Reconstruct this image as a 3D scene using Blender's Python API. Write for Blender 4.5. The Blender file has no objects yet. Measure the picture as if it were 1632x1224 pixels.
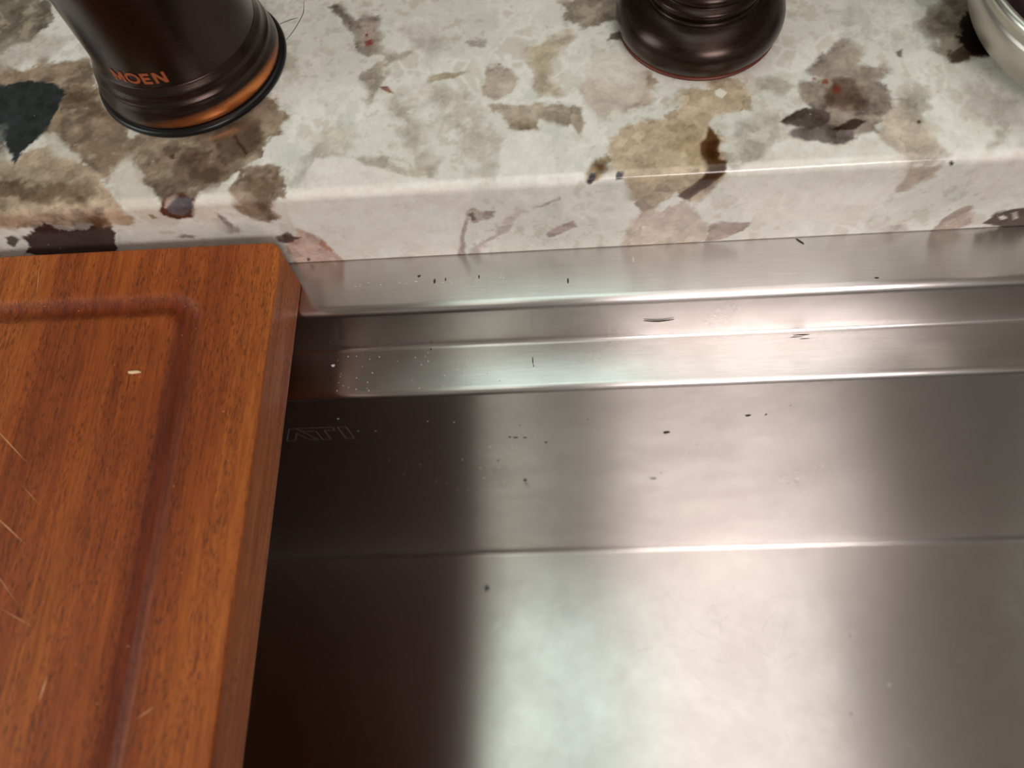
import bpy, bmesh, math, random
import numpy as np
from mathutils import Vector, Matrix
MM = 0.001
scene = bpy.context.scene
col = scene.collection

# ---------------------------------------------------------------- camera
cd = bpy.data.cameras.new('camera'); cam = bpy.data.objects.new('camera', cd); col.objects.link(cam)
cd.sensor_fit = 'HORIZONTAL'; cd.sensor_width = 36.0; cd.lens = 36.0 * 1232.0 / 1632.0
cd.clip_start = 0.005; cd.clip_end = 20
_p, _y, _r = (math.radians(a) for a in (65.0, -8.669, 10.177))
fw = Vector((math.sin(_y)*math.cos(_p), math.cos(_y)*math.cos(_p), -math.sin(_p)))
rt = Vector((math.cos(_y), -math.sin(_y), 0)); dn = fw.cross(rt)
ix = rt*math.cos(_r) + dn*math.sin(_r); iy = -rt*math.sin(_r) + dn*math.cos(_r)
Mx = Matrix((ix, -iy, -fw)).transposed().to_4x4(); Mx.translation = Vector((0, -0.12643, 0.15453))
cam.matrix_world = Mx
cd.dof.use_dof = True; cd.dof.focus_distance = 0.215; cd.dof.aperture_fstop = 9.0
scene.camera = cam

# ---------------------------------------------------------------- light and exposure
scene.view_settings.view_transform = 'Standard'; scene.view_settings.look = 'None'
scene.view_settings.gamma = 1.0; scene.view_settings.use_curve_mapping = False
scene.view_settings.exposure = 0.0
w = bpy.data.worlds.new('room_light'); scene.world = w; w.use_nodes = True
w.node_tree.nodes['Background'].inputs[0].default_value = (.86,.80,.74,1)
w.node_tree.nodes['Background'].inputs[1].default_value = .34

def area(name, loc, target, sx, sy, power, color):
    l = bpy.data.lights.new(name, 'AREA'); l.shape = 'RECTANGLE'; l.size = sx; l.size_y = sy
    l.energy = power; l.color = color
    o = bpy.data.objects.new(name, l); col.objects.link(o); o.location = loc
    o.rotation_euler = (Vector(target) - Vector(loc)).to_track_quat('-Z', 'Y').to_euler(); return o
# two lit ceiling panels above the sink: a cool one and a warm one
PANELS = [(-230, 225, -300, 1000, (.80, 1.0, .93), 1.5), (232, 690, -300, 1000, (1.0, .94, .90), 1.25),
          (-250, -80, -1200, -330, (.98, 1.0, .84), 1.3), (130, 600, -1200, -330, (1.0, .82, .75), 1.3)]
area('front_fill_light', (.55, -1.6, 1.1), (.0, 0, 0), 0.7, .5, 16.5, (1.0, .90, .88))  # added fill behind the viewer, brightens worktop and its front face; no window modelled
area('side_fill_light', (-1.7, -.35, .95), (0, 0, 0), .9, .9, 12, (.93, 1.0, .97))  # added cool fill from the left for the sink ledges, not a real window

# ---------------------------------------------------------------- helpers
def thing(name, loc, label, cat, group=None):
    o = bpy.data.objects.new(name, None); col.objects.link(o); o.location = loc; o.empty_display_size = 0.02
    o['label'] = label; o['category'] = cat
    if group: o['group'] = group
    return o
def tag(o, label, cat, group=None):
    o['label'] = label; o['category'] = cat
    if group: o['group'] = group
    return o
def mesh_obj(name, verts, faces, mat, parent=None, smooth=True, origin=(0, 0, 0)):
    """verts in world mm; the object sits at origin (mm) or under its parent"""
    if parent is not None: origin = tuple(c/MM for c in parent_loc(parent))
    v = (np.array(verts, float) - np.array(origin, float)) * MM
    me = bpy.data.meshes.new(name); me.from_pydata(v.tolist(), [], faces); me.update()
    o = bpy.data.objects.new(name, me); col.objects.link(o)
    if parent is not None: o.parent = parent
    else: o.location = [c*MM for c in origin]
    if mat: me.materials.append(mat)
    if smooth: me.polygons.foreach_set('use_smooth', [True]*len(me.polygons))
    return o
def parent_loc(p):
    l = Vector(p.location)
    while p.parent: p = p.parent; l += p.location
    return l
def structure(o): o['kind'] = 'structure'; return o
def recalc(o):
    bm = bmesh.new(); bm.from_mesh(o.data); bmesh.ops.recalc_face_normals(bm, faces=bm.faces[:]); bm.to_mesh(o.data); bm.free(); return o

def lathe(profile, cx, cy, n=128, cap=True):
    """profile: (r, z) from bottom to top, in mm; returns verts and faces"""
    V, F = [], []
    for r, z in profile:
        for k in range(n):
            a = 2*math.pi*k/n; V.append((cx + r*math.cos(a), cy + r*math.sin(a), z))
    for i in range(len(profile)-1):
        for k in range(n):
            a, b = i*n+k, i*n+(k+1) % n; F.append((a, b, b+n, a+n))
    if cap:
        F.append(tuple(reversed(range(n)))); F.append(tuple(range((len(profile)-1)*n, len(profile)*n)))
    return V, F
def spline(pts, m=8):
    """Catmull-Rom through a profile so turned shapes come out round"""
    P = [pts[0]] + list(pts) + [pts[-1]]; out = []
    for i in range(1, len(P)-2):
        p0, p1, p2, p3 = (np.array(P[i+j-1], float) for j in range(4))
        for k in range(m):
            t = k/m; out.append(tuple(.5*((2*p1)+(-p0+p2)*t+(2*p0-5*p1+4*p2-p3)*t*t+(-p0+3*p1-3*p2+p3)*t**3)))
    out.append(tuple(pts[-1])); return out
def tube(path, radii, n=32, closed_ends=True):
    V, F = [], []; P = [Vector(p) for p in path]; up = None
    for i, p in enumerate(P):
        t = (P[min(i+1, len(P)-1)] - P[max(i-1, 0)]).normalized()
        if up is None: up = t.orthogonal().normalized()
        up = (up - t*up.dot(t)).normalized(); s = t.cross(up)
        r = radii[i] if hasattr(radii, '__len__') else radii
        for k in range(n):
            a = 2*math.pi*k/n; V.append(tuple(p + up*(r*math.cos(a)) + s*(r*math.sin(a))))
    for i in range(len(P)-1):
        for k in range(n):
            a, b = i*n+k, i*n+(k+1) % n; F.append((a, b, b+n, a+n))
    if closed_ends: F.append(tuple(reversed(range(n)))); F.append(tuple(range((len(P)-1)*n, len(P)*n)))
    return V, F
def box(x0, x1, y0, y1, z0, z1):
    V = [(x, y, z) for z in (z0, z1) for y in (y0, y1) for x in (x0, x1)]
    return V, [(0, 2, 3, 1), (4, 5, 7, 6), (0, 1, 5, 4), (2, 6, 7, 3), (0, 4, 6, 2), (1, 3, 7, 5)]
def join(parts):
    V, F = [], []
    for v, f in parts:
        n = len(V); V += list(v); F += [tuple(i+n for i in q) for q in f]
    return V, F
def lin(c):
    c = np.asarray(c, float)/255.0
    return np.where(c <= .04045, c/12.92, ((c+.055)/1.055)**2.4)

# ---------------------------------------------------------------- materials
def new_mat(name):
    m = bpy.data.materials.new(name); m.use_nodes = True
    return m, m.node_tree, m.node_tree.nodes, m.node_tree.links, m.node_tree.nodes['Principled BSDF']
def simple(name, rgb, rough=.5, metal=0.0, **kw):
    m, t, n, l, b = new_mat(name)
    b.inputs['Base Color'].default_value = (*rgb, 1); b.inputs['Roughness'].default_value = rough; b.inputs['Metallic'].default_value = metal
    for k, v in kw.items(): b.inputs[k].default_value = v
    return m
def noise(n, l, vec, scale, detail=4, rough=.5):
    x = n.new('ShaderNodeTexNoise'); x.inputs['Scale'].default_value = scale; x.inputs['Detail'].default_value = detail; x.inputs['Roughness'].default_value = rough
    if vec is not None: l.new(vec, x.inputs['Vector'])
    return x.outputs['Fac']
def mapping(n, l, scale=(1, 1, 1), rot=(0, 0, 0)):
    tc = n.new('ShaderNodeTexCoord'); mp = n.new('ShaderNodeMapping'); l.new(tc.outputs['Object'], mp.inputs['Vector'])
    mp.inputs['Scale'].default_value = scale; mp.inputs['Rotation'].default_value = rot; return mp.outputs['Vector']
def ramp(n, l, fac, stops, interp='LINEAR'):
    r = n.new('ShaderNodeValToRGB'); r.color_ramp.interpolation = interp
    e = r.color_ramp.elements
    while len(e) < len(stops): e.new(.5)
    for k, (p, c) in enumerate(stops): e[k].position = p; e[k].color = (*c, 1) if len(c) == 3 else c
    l.new(fac, r.inputs['Fac']); return r.outputs['Color']
def mixc(n, l, fac, a, b, mode='MIX'):
    x = n.new('ShaderNodeMix'); x.data_type = 'RGBA'; x.blend_type = mode
    for s, v in ((x.inputs['Factor'], fac), (x.inputs['A'], a), (x.inputs['B'], b)):
        if s.type == 'VALUE' and False: pass
    fi = [s for s in x.inputs if s.name == 'Factor' and s.type == 'VALUE'][0]
    ai = [s for s in x.inputs if s.name == 'A' and s.type == 'RGBA'][0]; bi = [s for s in x.inputs if s.name == 'B' and s.type == 'RGBA'][0]
    for s, v in ((fi, fac), (ai, a), (bi, b)):
        if hasattr(v, 'links'): l.new(v, s)
        else: s.default_value = v if not isinstance(v, tuple) or len(v) == 4 else (*v, 1)
    return [o for o in x.outputs if o.type == 'RGBA'][0]
def math_(n, l, op, a, b=0.0, clamp=False):
    x = n.new('ShaderNodeMath'); x.operation = op; x.use_clamp = clamp
    for s, v in ((x.inputs[0], a), (x.inputs[1], b)):
        if hasattr(v, 'links'): l.new(v, s)
        else: s.default_value = v
    return x.outputs[0]
def bump(n, l, h, strength, dist, b):
    x = n.new('ShaderNodeBump'); x.inputs['Strength'].default_value = strength; x.inputs['Distance'].default_value = dist
    l.new(h, x.inputs['Height']); l.new(x.outputs['Normal'], b.inputs['Normal'])

def mat_granite():
    m, t, n, l, b = new_mat('polished_granite')
    a = n.new('ShaderNodeAttribute'); a.attribute_name = 'stone'
    v = mapping(n, l)
    f1 = noise(n, l, v, 900, 5, .65); f2 = noise(n, l, v, 260, 4, .6)
    c = mixc(n, l, 1.0, a.outputs['Color'], ramp(n, l, f1, [(.25, (.93, .93, .92)), (.6, (1.02, 1.02, 1.02))]), 'MULTIPLY')
    c = mixc(n, l, 1.0, c, ramp(n, l, f2, [(.3, (.94, .94, .93)), (.65, (1.02, 1.02, 1.02))]), 'MULTIPLY')
    # isolated glittering grains
    vo = n.new('ShaderNodeTexVoronoi'); vo.inputs['Scale'].default_value = 420; l.new(v, vo.inputs['Vector'])
    sp = ramp(n, l, vo.outputs['Distance'], [(.0, (1, 1, 1)), (.12, (0, 0, 0))])
    pick = ramp(n, l, vo.outputs['Color'], [(.80, (0, 0, 0)), (.84, (1, 1, 1))])
    g = mixc(n, l, 1.0, sp, pick, 'MULTIPLY')
    c = mixc(n, l, math_(n, l, 'MULTIPLY', g, .55), c, (.86, .82, .74, 1))
    l.new(c, b.inputs['Base Color'])
    b.inputs['Roughness'].default_value = .16; b.inputs['Specular IOR Level'].default_value = .5
    b.inputs['Subsurface Weight'].default_value = .0
    bump(n, l, noise(n, l, v, 500, 3), .12, .0002, b)
    return m
def mat_wood():
    m, t, n, l, b = new_mat('oiled_mahogany')
    v = mapping(n, l)
    # slow bend of the grain, then streaks stretched along the board
    s = n.new('ShaderNodeMapping'); l.new(v, s.inputs['Vector']); s.inputs['Scale'].default_value = (1, .06, 1); s.inputs['Rotation'].default_value = (0, 0, math.radians(-1.5)); sv = s.outputs['Vector']
    band = noise(n, l, sv, 55, 3, .5); streak = noise(n, l, sv, 420, 4, .6); fine = noise(n, l, sv, 1500, 3, .6)
    patch = noise(n, l, v, 14, 2, .5)
    c = ramp(n, l, band, [(.25, (.22,.047,.011)), (.5, (.325,.082,.017)), (.78, (.45,.145,.028))])
    c = mixc(n, l, 1.0, c, ramp(n, l, streak, [(.3, (.74, .66, .62)), (.7, (1.16, 1.18, 1.16))]), 'MULTIPLY')
    c = mixc(n, l, 1.0, c, ramp(n, l, fine, [(.3, (.74, .68, .64)), (.7, (1.18, 1.22, 1.25))]), 'MULTIPLY')
    c = mixc(n, l, 1.0, c, ramp(n, l, patch, [(.3, (.86, .78, .74)), (.7, (1.12, 1.15, 1.15))]), 'MULTIPLY')
    # pores: short dark dashes along the grain
    p = n.new('ShaderNodeMapping'); l.new(v, p.inputs['Vector']); p.inputs['Scale'].default_value = (1, .17, 1)
    vo = n.new('ShaderNodeTexNoise'); l.new(p.outputs['Vector'], vo.inputs['Vector']); vo.inputs['Scale'].default_value = 3000; vo.inputs['Detail'].default_value = 1.5
    pore = ramp(n, l, vo.outputs['Fac'], [(.55, (0, 0, 0)), (.61, (1, 1, 1))])
    dens = ramp(n, l, noise(n, l, sv, 260, 2), [(.36, (.25, .25, .25)), (.55, (1, 1, 1))])
    pore = mixc(n, l, 1.0, pore, dens, 'MULTIPLY')
    c = mixc(n, l, math_(n, l, 'MULTIPLY', pore, .62), c, (.075, .018, .006, 1))
    g = n.new('ShaderNodeAttribute'); g.attribute_name = 'groove'
    c = mixc(n, l, g.outputs['Fac'], c, mixc(n, l, 1.0, c, (.50, .30, .22, 1), 'MULTIPLY'))
    l.new(c, b.inputs['Base Color'])
    rr = ramp(n, l, streak, [(.3, (.55, .55, .55)), (.7, (.44, .44, .44))]); l.new(rr, b.inputs['Roughness'])
    b.inputs['Specular IOR Level'].default_value = .25
    h = math_(n, l, 'SUBTRACT', math_(n, l, 'MULTIPLY', fine, .6), pore)
    bump(n, l, h, .35, .00012, b)
    return m
def mat_steel():
    m, t, n, l, b = new_mat('brushed_stainless_steel')
    v = mapping(n, l); s = n.new('ShaderNodeMapping'); l.new(v, s.inputs['Vector']); s.inputs['Scale'].default_value = (.04, 1, 1); sv = s.outputs['Vector']
    br = noise(n, l, sv, 2600, 3, .6); cl = noise(n, l, v, 28, 5, .62); sm = noise(n, l, v, 150, 4, .6)
    c = ramp(n, l, cl, [(.3, (.56,.53,.51)), (.7, (.68,.66,.64))])
    c = mixc(n, l, 1.0, c, ramp(n, l, br, [(.3, (.93, .93, .93)), (.7, (1.03, 1.03, 1.03))]), 'MULTIPLY')
    # faint watermarks
    vo = n.new('ShaderNodeTexVoronoi'); vo.inputs['Scale'].default_value = 42; l.new(v, vo.inputs['Vector'])
    wm = ramp(n, l, vo.outputs['Distance'], [(.10, (1, 1, 1)), (.16, (0, 0, 0))])
    pk = ramp(n, l, vo.outputs['Color'], [(.66, (0, 0, 0)), (.70, (1, 1, 1))]); wm = mixc(n, l, 1.0, wm, pk, 'MULTIPLY')
    c = mixc(n, l, math_(n, l, 'MULTIPLY', wm, .04), c, (.8, .8, .78, 1))
    l.new(c, b.inputs['Base Color']); b.inputs['Metallic'].default_value = 1.0
    r = ramp(n, l, cl, [(.3, (.25+.025,)*3), (.7, (.25-.015,)*3)])
    r2 = math_(n, l, 'ADD', r, math_(n, l, 'MULTIPLY', math_(n, l, 'SUBTRACT', sm, .5), .03))
    r3 = r2
    l.new(r3, b.inputs['Roughness'])
    b.inputs['Anisotropic'].default_value = .92
    tg = n.new('ShaderNodeTangent'); tg.direction_type = 'RADIAL'; tg.axis = 'X'; l.new(tg.outputs['Tangent'], b.inputs['Tangent'])
    h = math_(n, l, 'ADD', math_(n, l, 'MULTIPLY', br, .8), math_(n, l, 'MULTIPLY', sm, .25))
    bump(n, l, h, .04, .00012, b)
    return m
def mat_bronze():
    m, t, n, l, b = new_mat('oil_rubbed_bronze')
    v = mapping(n, l); s = n.new('ShaderNodeMapping'); l.new(v, s.inputs['Vector']); s.inputs['Scale'].default_value = (.5, .5, 8); sv = s.outputs['Vector']
    br = noise(n, l, sv, 900, 3, .6); cl = noise(n, l, v, 60, 3, .5)
    c = ramp(n, l, br, [(.3, (.020, .013, .011)), (.75, (.048, .024, .017))])
    a = n.new('ShaderNodeAttribute'); a.attribute_name = 'worn'
    c = mixc(n, l, math_(n, l, 'MULTIPLY', a.outputs['Fac'], 1.0, True), c, (.72, .24, .07, 1))
    l.new(c, b.inputs['Base Color']); b.inputs['Metallic'].default_value = .85
    l.new(ramp(n, l, br, [(.3, (.24, .24, .24)), (.7, (.33, .33, .33))]), b.inputs['Roughness'])
    b.inputs['Coat Weight'].default_value = .25; b.inputs['Coat Roughness'].default_value = .25
    bump(n, l, br, .12, .0001, b)
    return m
GRANITE = mat_granite(); WOOD = mat_wood(); STEEL = mat_steel(); BRONZE = mat_bronze()
COPPER = simple('exposed_copper', (.15, .045, .03), .45, .4)
RUBBER = simple('black_rubber', (.006, .006, .007), .3, 0, **{'Specular IOR Level': .3})
NICKEL = None

PATCHES = [
 ((176,170,148), 2.5, 1.5, 0.7, [(-62.5,18.9),(-57.1,22.9),(-52.3,21.0),(-53.6,15.3),(-59.1,12.8),(-62.1,14.5)]),
 ((170,162,140), 1.2, 1.2, 0.75, [(-50.9,10.8),(-43.0,10.9),(-38.3,7.7),(-31.0,4.4),(-31.5,3.1),(-34.8,3.3),(-38.2,5.3),(-41.6,5.9),(-47.4,8.4)]),
 ((178,170,150), 2.5, 1.5, 0.7, [(-43.5,30.1),(-39.4,29.0),(-36.8,22.7),(-35.2,12.4),(-31.0,5.8),(-33.8,6.7),(-36.9,12.6),(-39.1,22.9),(-42.7,25.5)]),
 ((176,168,148), 2, 1.5, 0.7, [(-31.4,34.5),(-22.0,31.4),(-22.4,24.6),(-23.5,18.7),(-25.2,19.6),(-25.9,26.4),(-30.1,29.0)]),
 ((182,172,155), 2.5, 2, 0.6, [(-24.0,17.3),(-19.6,21.4),(-13.9,18.7),(-13.3,12.2),(-16.1,4.0),(-20.5,7.1),(-23.9,11.6)]),
 ((168,165,150), 2, 1, 0.6, [(-64.1,6.1),(-63.6,11.7),(-61.5,14.4),(-61.5,8.7),(-63.3,4.0)]),
 ((182,178,160), 2, 1.5, 0.8, [(42.0,4.5),(51.6,18.2),(58.2,18.5),(58.2,14.2),(56.1,8.4),(50.9,3.8),(46.9,2.4),(44.1,0.2)]),
 ((188,174,150), 2, 1.5, 0.8, [(81.9,16.6),(90.5,17.6),(92.1,10.6),(94.3,3.8),(86.8,1.1),(81.7,6.4)]),
 ((150,150,128), 1.5, 1, 0.6, [(108.2,7.7),(110.9,8.3),(110.0,5.0),(106.3,2.9)]),
 ((190,192,178), 4, 2, 0.5, [(84.9,55.8),(105.2,53.7),(99.7,44.4),(88.4,38.7),(78.8,41.6),(77.0,50.6)]),
 ((160,155,135), 1.5, 1.2, 0.7, [(89.9,23.8),(93.7,23.5),(94.2,17.3),(90.2,13.3),(88.6,17.8)]),
 ((168,158,138), 1.5, 1.2, 0.7, [(52.0,30.8),(59.9,29.2),(63.4,26.1),(60.3,23.7),(54.2,26.9)]),
 ((160,150,132), 1.5, 1.2, 0.7, [(84.4,1.3),(82.5,3.9),(79.9,9.9),(82.8,11.4),(86.3,4.4),(90.7,1.6),(92.0,-1.0),(87.0,-1.1)]),
 ((168,160,150), 3, 2, 0.5, [(104.4,22.6),(110.7,22.0),(117.7,17.1),(115.4,8.8),(108.6,9.3),(103.8,14.8)]),
 ((104,97,80), 1.0, 2, 0.95, [(-182.7,88.7),(-156.6,86.0),(-146.9,70.8),(-150.4,66.9),(-152.6,62.8),(-156.9,62.4),(-161.1,59.5),(-174.0,59.8)]),
 ((165,158,140), 3, 1.5, 0.5, [(-167.4,59.2),(-161.4,60.3),(-150.2,66.0),(-143.1,62.8),(-147.2,54.1),(-159.3,52.7),(-165.7,53.3)]),
 ((138,118,92), 1.2, 1.6, 0.92, [(-165.5,52.5),(-153.3,51.4),(-145.8,53.6),(-138.9,53.3),(-132.2,53.5),(-128.9,44.5),(-125.0,38.0),(-119.9,30.8),(-114.7,28.2),(-113.2,20.8),(-115.7,10.6),(-117.6,9.3),(-122.3,12.4),(-126.0,16.2),(-129.9,20.7),(-135.7,25.5),(-137.9,27.1),(-147.2,30.8),(-161.7,39.5)]),
 ((96,80,62), 1.6, 2, 0.7, [(-138.8,45.4),(-131.6,45.5),(-126.9,38.1),(-121.3,31.7),(-126.4,30.6),(-133.3,32.6),(-137.9,39.1)]),
 ((168,150,122), 1.0, 1.6, 0.92, [(-155.1,16.9),(-145.8,16.9),(-141.0,20.8),(-136.8,22.6),(-132.5,19.5),(-125.8,15.4),(-120.2,10.9),(-115.8,5.8),(-112.5,1.0),(-111.2,-4.0),(-113.0,-7.4),(-120.0,-7.7),(-123.4,-3.8),(-129.8,-6.0),(-136.8,-5.3),(-144.5,-6.5),(-154.3,-5.6)]),
 ((150,138,118), 1.5, 1.6, 0.7, [(-151.2,23.8),(-145.8,16.9),(-136.8,13.5),(-130.9,8.2),(-138.1,7.4),(-147.2,9.4),(-153.9,16.8)]),
 ((96,76,56), 1.3, 2.2, 0.75, [(-150.7,9.6),(-141.9,11.1),(-132.8,9.1),(-127.6,6.0),(-119.4,4.8),(-122.6,1.7),(-131.5,3.9),(-139.2,5.1),(-149.1,4.1)]),
 ((92,78,66), 1.4, 2, 0.7, [(-142.8,-5.7),(-134.6,-2.0),(-128.8,-3.4),(-122.9,-3.0),(-116.8,-0.1),(-120.0,-7.7),(-128.1,-9.8),(-139.7,-9.7)]),
 ((126,110,88), 0.8, 1.4, 0.95, [(-113.7,23.0),(-110.6,24.9),(-98.9,24.0),(-90.7,26.2),(-81.2,31.3),(-78.1,34.8),(-74.5,33.0),(-70.4,27.5),(-71.5,21.8),(-75.6,19.3),(-75.5,13.8),(-80.1,11.4),(-82.5,8.8),(-85.5,6.4),(-89.9,3.4),(-92.2,0.9),(-95.1,1.7),(-100.6,-0.6),(-102.9,2.3),(-105.1,5.1),(-108.1,6.6),(-108.4,10.7),(-111.4,14.4),(-112.8,18.7)]),
 ((148,134,112), 1.4, 1.6, 0.7, [(-112.1,20.7),(-106.4,21.0),(-104.1,14.5),(-105.4,9.8),(-108.5,11.4),(-111.1,15.7)]),
 ((84,70,56), 1.2, 1.8, 0.8, [(-91.1,24.8),(-85.1,26.5),(-78.6,25.3),(-76.5,21.5),(-77.5,16.7),(-81.0,13.5),(-87.3,14.6),(-90.8,19.1)]),
 ((105,88,70), 1.3, 1.6, 0.7, [(-97.9,18.2),(-89.9,16.9),(-85.7,11.8),(-88.2,6.6),(-94.1,5.6),(-99.4,10.7)]),
 ((150,140,120), 1.5, 1, 0.7, [(-74.1,49.8),(-69.8,47.8),(-70.5,44.0),(-73.4,43.5)]),
 ((142,124,102), 0.6, 1.2, 0.95, [(-81.1,10.1),(-77.4,11.2),(-70.6,9.3),(-68.8,3.9),(-68.7,-0.1),(-73.0,-3.9),(-74.0,-8.2),(-76.8,-9.7),(-82.0,-5.7),(-82.6,-0.5),(-84.0,3.6),(-82.2,6.8)]),
 ((112,92,70), 1.5, 1.4, 0.6, [(-77.9,7.2),(-71.7,5.4),(-71.2,0.7),(-75.4,0.4),(-78.5,3.2)]),
 ((52,58,56), 0.45, 1.2, 1, [(-166.5,45.4),(-157.2,45.4),(-152.1,46.9),(-145.1,45.9),(-140.8,44.9),(-138.0,42.2),(-135.8,40.4),(-137.1,38.2),(-137.6,33.0),(-138.5,29.3),(-142.2,23.1),(-145.1,16.5),(-147.9,21.3),(-151.0,27.4),(-152.4,28.2),(-161.6,29.0)]),
 ((92,100,98), 1.0, 1, 0.9, [(-162.5,32.0),(-152.8,29.7),(-150.1,25.1),(-150.0,23.7),(-154.2,21.8),(-160.3,24.5)]),
 ((90,62,48), 0.4, 0.7, 1, [(-103.1,-3.0),(-100.9,0.5),(-98.5,2.3),(-95.3,2.7),(-92.2,0.6),(-95.3,-6.3),(-99.7,-6.8),(-102.6,-4.8)]),
 ((92,88,90), 0.3, 0.5, 1, [(-100.6,-2.3),(-98.7,0.4),(-96.7,1.3),(-94.0,1.7),(-93.3,-1.3),(-95.6,-4.1),(-98.0,-5.6),(-100.3,-4.5)]),
 ((196,180,160), 0.3, 0.5, 0.6, [(-101.0,-1.5),(-99.5,1.1),(-97.9,2.3),(-97.3,1.8),(-98.7,0.4),(-100.6,-2.3)]),
 ((116,92,50), 0.3, 0.5, 0.9, [(-106.7,-4.0),(-105.1,-4.1),(-104.6,-5.9),(-106.1,-6.1)]),
 ((70,50,40), 0.3, 0.5, 0.9, [(-102.0,15.8),(-100.7,16.4),(-99.8,14.5),(-101.2,14.3)]),
 ((60,46,36), 0.25, 0.6, 0.9, [(-84.4,22.1),(-83.2,19.2),(-81.2,17.0),(-79.9,14.8),(-80.8,14.5),(-83.3,17.8),(-84.8,20.8)]),
 ((100,74,44), 0.6, 0.6, 0.7, [(-109.1,7.4),(-108.0,9.0),(-106.1,7.8),(-107.6,6.6)]),
 ((60,42,40), 0.5, 1.6, 0.95, [(-144.7,-10.2),(-136.0,-4.1),(-134.2,-9.3),(-128.7,-8.8),(-124.4,-7.3),(-121.0,-4.0),(-122.2,-8.5),(-118.9,-7.8),(-121.3,-15.2),(-123.9,-23.0),(-141.3,-21.5),(-149.8,-18.6)]),
 ((130,96,70), 0.8, 1.2, 0.7, [(-123.4,-3.8),(-118.1,-4.3),(-118.3,-8.8),(-123.2,-9.3)]),
 ((60,52,48), 0.4, 1, 0.9, [(-150.3,-10.7),(-148.0,-9.9),(-147.0,-11.9),(-150.6,-14.5),(-151.7,-13.4)]),
 ((158,142,132), 0.8, 1, 0.8, [(-89.0,-3.4),(-86.9,-7.0),(-85.1,-13.6),(-88.4,-13.3),(-89.5,-7.7)]),
 ((100,84,78), 0.5, 1.2, 0.7, [(-104.1,-14.8),(-101.0,-13.1),(-97.6,-14.4),(-99.9,-15.6)]),
 ((90,76,70), 0.3, 1.2, 0.85, [(-74.4,-16.5),(-71.2,-16.3),(-69.7,-19.8),(-72.9,-21.5),(-74.7,-19.8)]),
 ((205,200,186), 0.8, 1.4, 0.9, [(-136.9,25.5),(-133.4,23.1),(-126.4,15.5),(-126.8,14.8),(-132.2,18.0),(-135.2,21.1)]),
 ((208,202,188), 0.8, 1.4, 0.9, [(-117.2,10.0),(-114.1,13.9),(-112.1,15.1),(-108.2,10.0),(-104.5,5.0),(-102.7,-0.5),(-104.1,-5.5),(-108.0,-4.3),(-111.8,-3.1),(-113.1,1.0),(-111.8,2.9)]),
 ((150,140,124), 1.0, 1.2, 0.9, [(-63.9,68.8),(-60.4,68.5),(-56.2,64.1),(-54.2,62.1),(-51.1,63.1),(-48.0,64.1),(-48.3,58.1),(-47.9,52.1),(-47.1,48.7),(-50.1,47.8),(-53.3,50.1),(-55.6,56.2),(-57.2,60.7),(-60.8,65.4)]),
 ((112,104,90), 0.6, 0.9, 0.8, [(-63.9,68.6),(-61.0,68.5),(-56.8,63.7),(-55.6,59.7),(-58.0,62.1),(-61.5,66.8)]),
 ((205,186,170), 1, 1, 0.8, [(-52.7,59.4),(-49.6,59.1),(-49.1,52.3),(-51.6,51.6)]),
 ((150,50,38), 0.25, 0.5, 0.8, [(-51.3,52.9),(-49.5,53.6),(-49.2,51.6),(-50.6,51.4)]),
 ((110,50,40), 0.25, 0.4, 0.8, [(-51.4,56.3),(-50.5,56.2),(-50.5,54.9),(-51.3,55.2)]),
 ((160,150,130), 1.0, 1.4, 0.85, [(-51.3,40.2),(-48.0,43.9),(-45.1,46.9),(-37.9,47.5),(-40.2,46.0),(-43.8,44.3),(-45.3,38.8),(-46.8,34.3),(-47.8,32.0),(-49.9,36.1)]),
 ((130,84,58), 0.2, 0.4, 0.9, [(-45.9,35.4),(-43.9,35.4),(-41.8,32.4),(-43.4,33.0),(-45.3,34.3)]),
 ((164,154,124), 0.5, 0.8, 0.9, [(-32.7,38.5),(-30.4,39.0),(-25.6,39.1),(-21.5,39.5),(-25.6,37.5),(-29.1,36.2),(-32.0,36.1)]),
 ((178,166,146), 0.8, 1, 0.85, [(-17.9,35.7),(-16.8,40.3),(-12.7,40.7),(-9.7,38.9),(-8.6,34.1),(-10.4,30.4),(-14.4,28.8),(-17.3,30.2)]),
 ((162,150,128), 0.7, 1, 0.9, [(-16.2,26.3),(-13.9,26.9),(-8.2,25.6),(-3.6,26.0),(3.2,25.4),(8.2,23.5),(8.7,17.6),(7.8,13.4),(5.1,17.2),(1.3,20.0),(-3.2,20.8),(-3.3,16.8),(-8.3,17.9),(-11.1,18.5),(-13.3,23.1),(-15.6,24.4)]),
 ((140,128,104), 0.6, 0.8, 0.8, [(-11.1,19.9),(-6.5,20.7),(-3.5,19.3),(-3.4,17.0),(-8.3,17.7)]),
 ((138,126,108), 1, 1.4, 0.9, [(4.6,62.3),(12.6,65.8),(25.3,64.5),(21.7,57.2),(19.7,54.0),(16.1,53.5),(10.2,53.3),(6.1,54.9),(5.0,58.8)]),
 ((96,88,80), 0.6, 0.8, 0.9, [(16.0,46.9),(17.1,49.3),(20.7,50.2),(24.1,49.4),(23.9,46.2)]),
 ((170,158,126), 1.6, 1.4, 0.8, [(-4.9,46.4),(1.1,48.3),(5.9,51.2),(5.8,47.9),(2.1,45.0),(-0.9,41.2),(-0.5,35.7),(2.7,28.5),(-3.0,28.6),(-3.9,37.6)]),
 ((174,158,138), 1.2, 1.2, 0.85, [(7.9,30.3),(10.8,31.4),(17.6,30.4),(24.9,29.6),(26.6,23.5),(19.9,21.1),(15.3,20.7),(11.5,22.5),(9.4,26.4)]),
 ((142,134,124), 0.8, 1, 0.7, [(-22.8,50.2),(-17.4,50.1),(-17.7,48.3),(-21.6,48.4)]),
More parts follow.
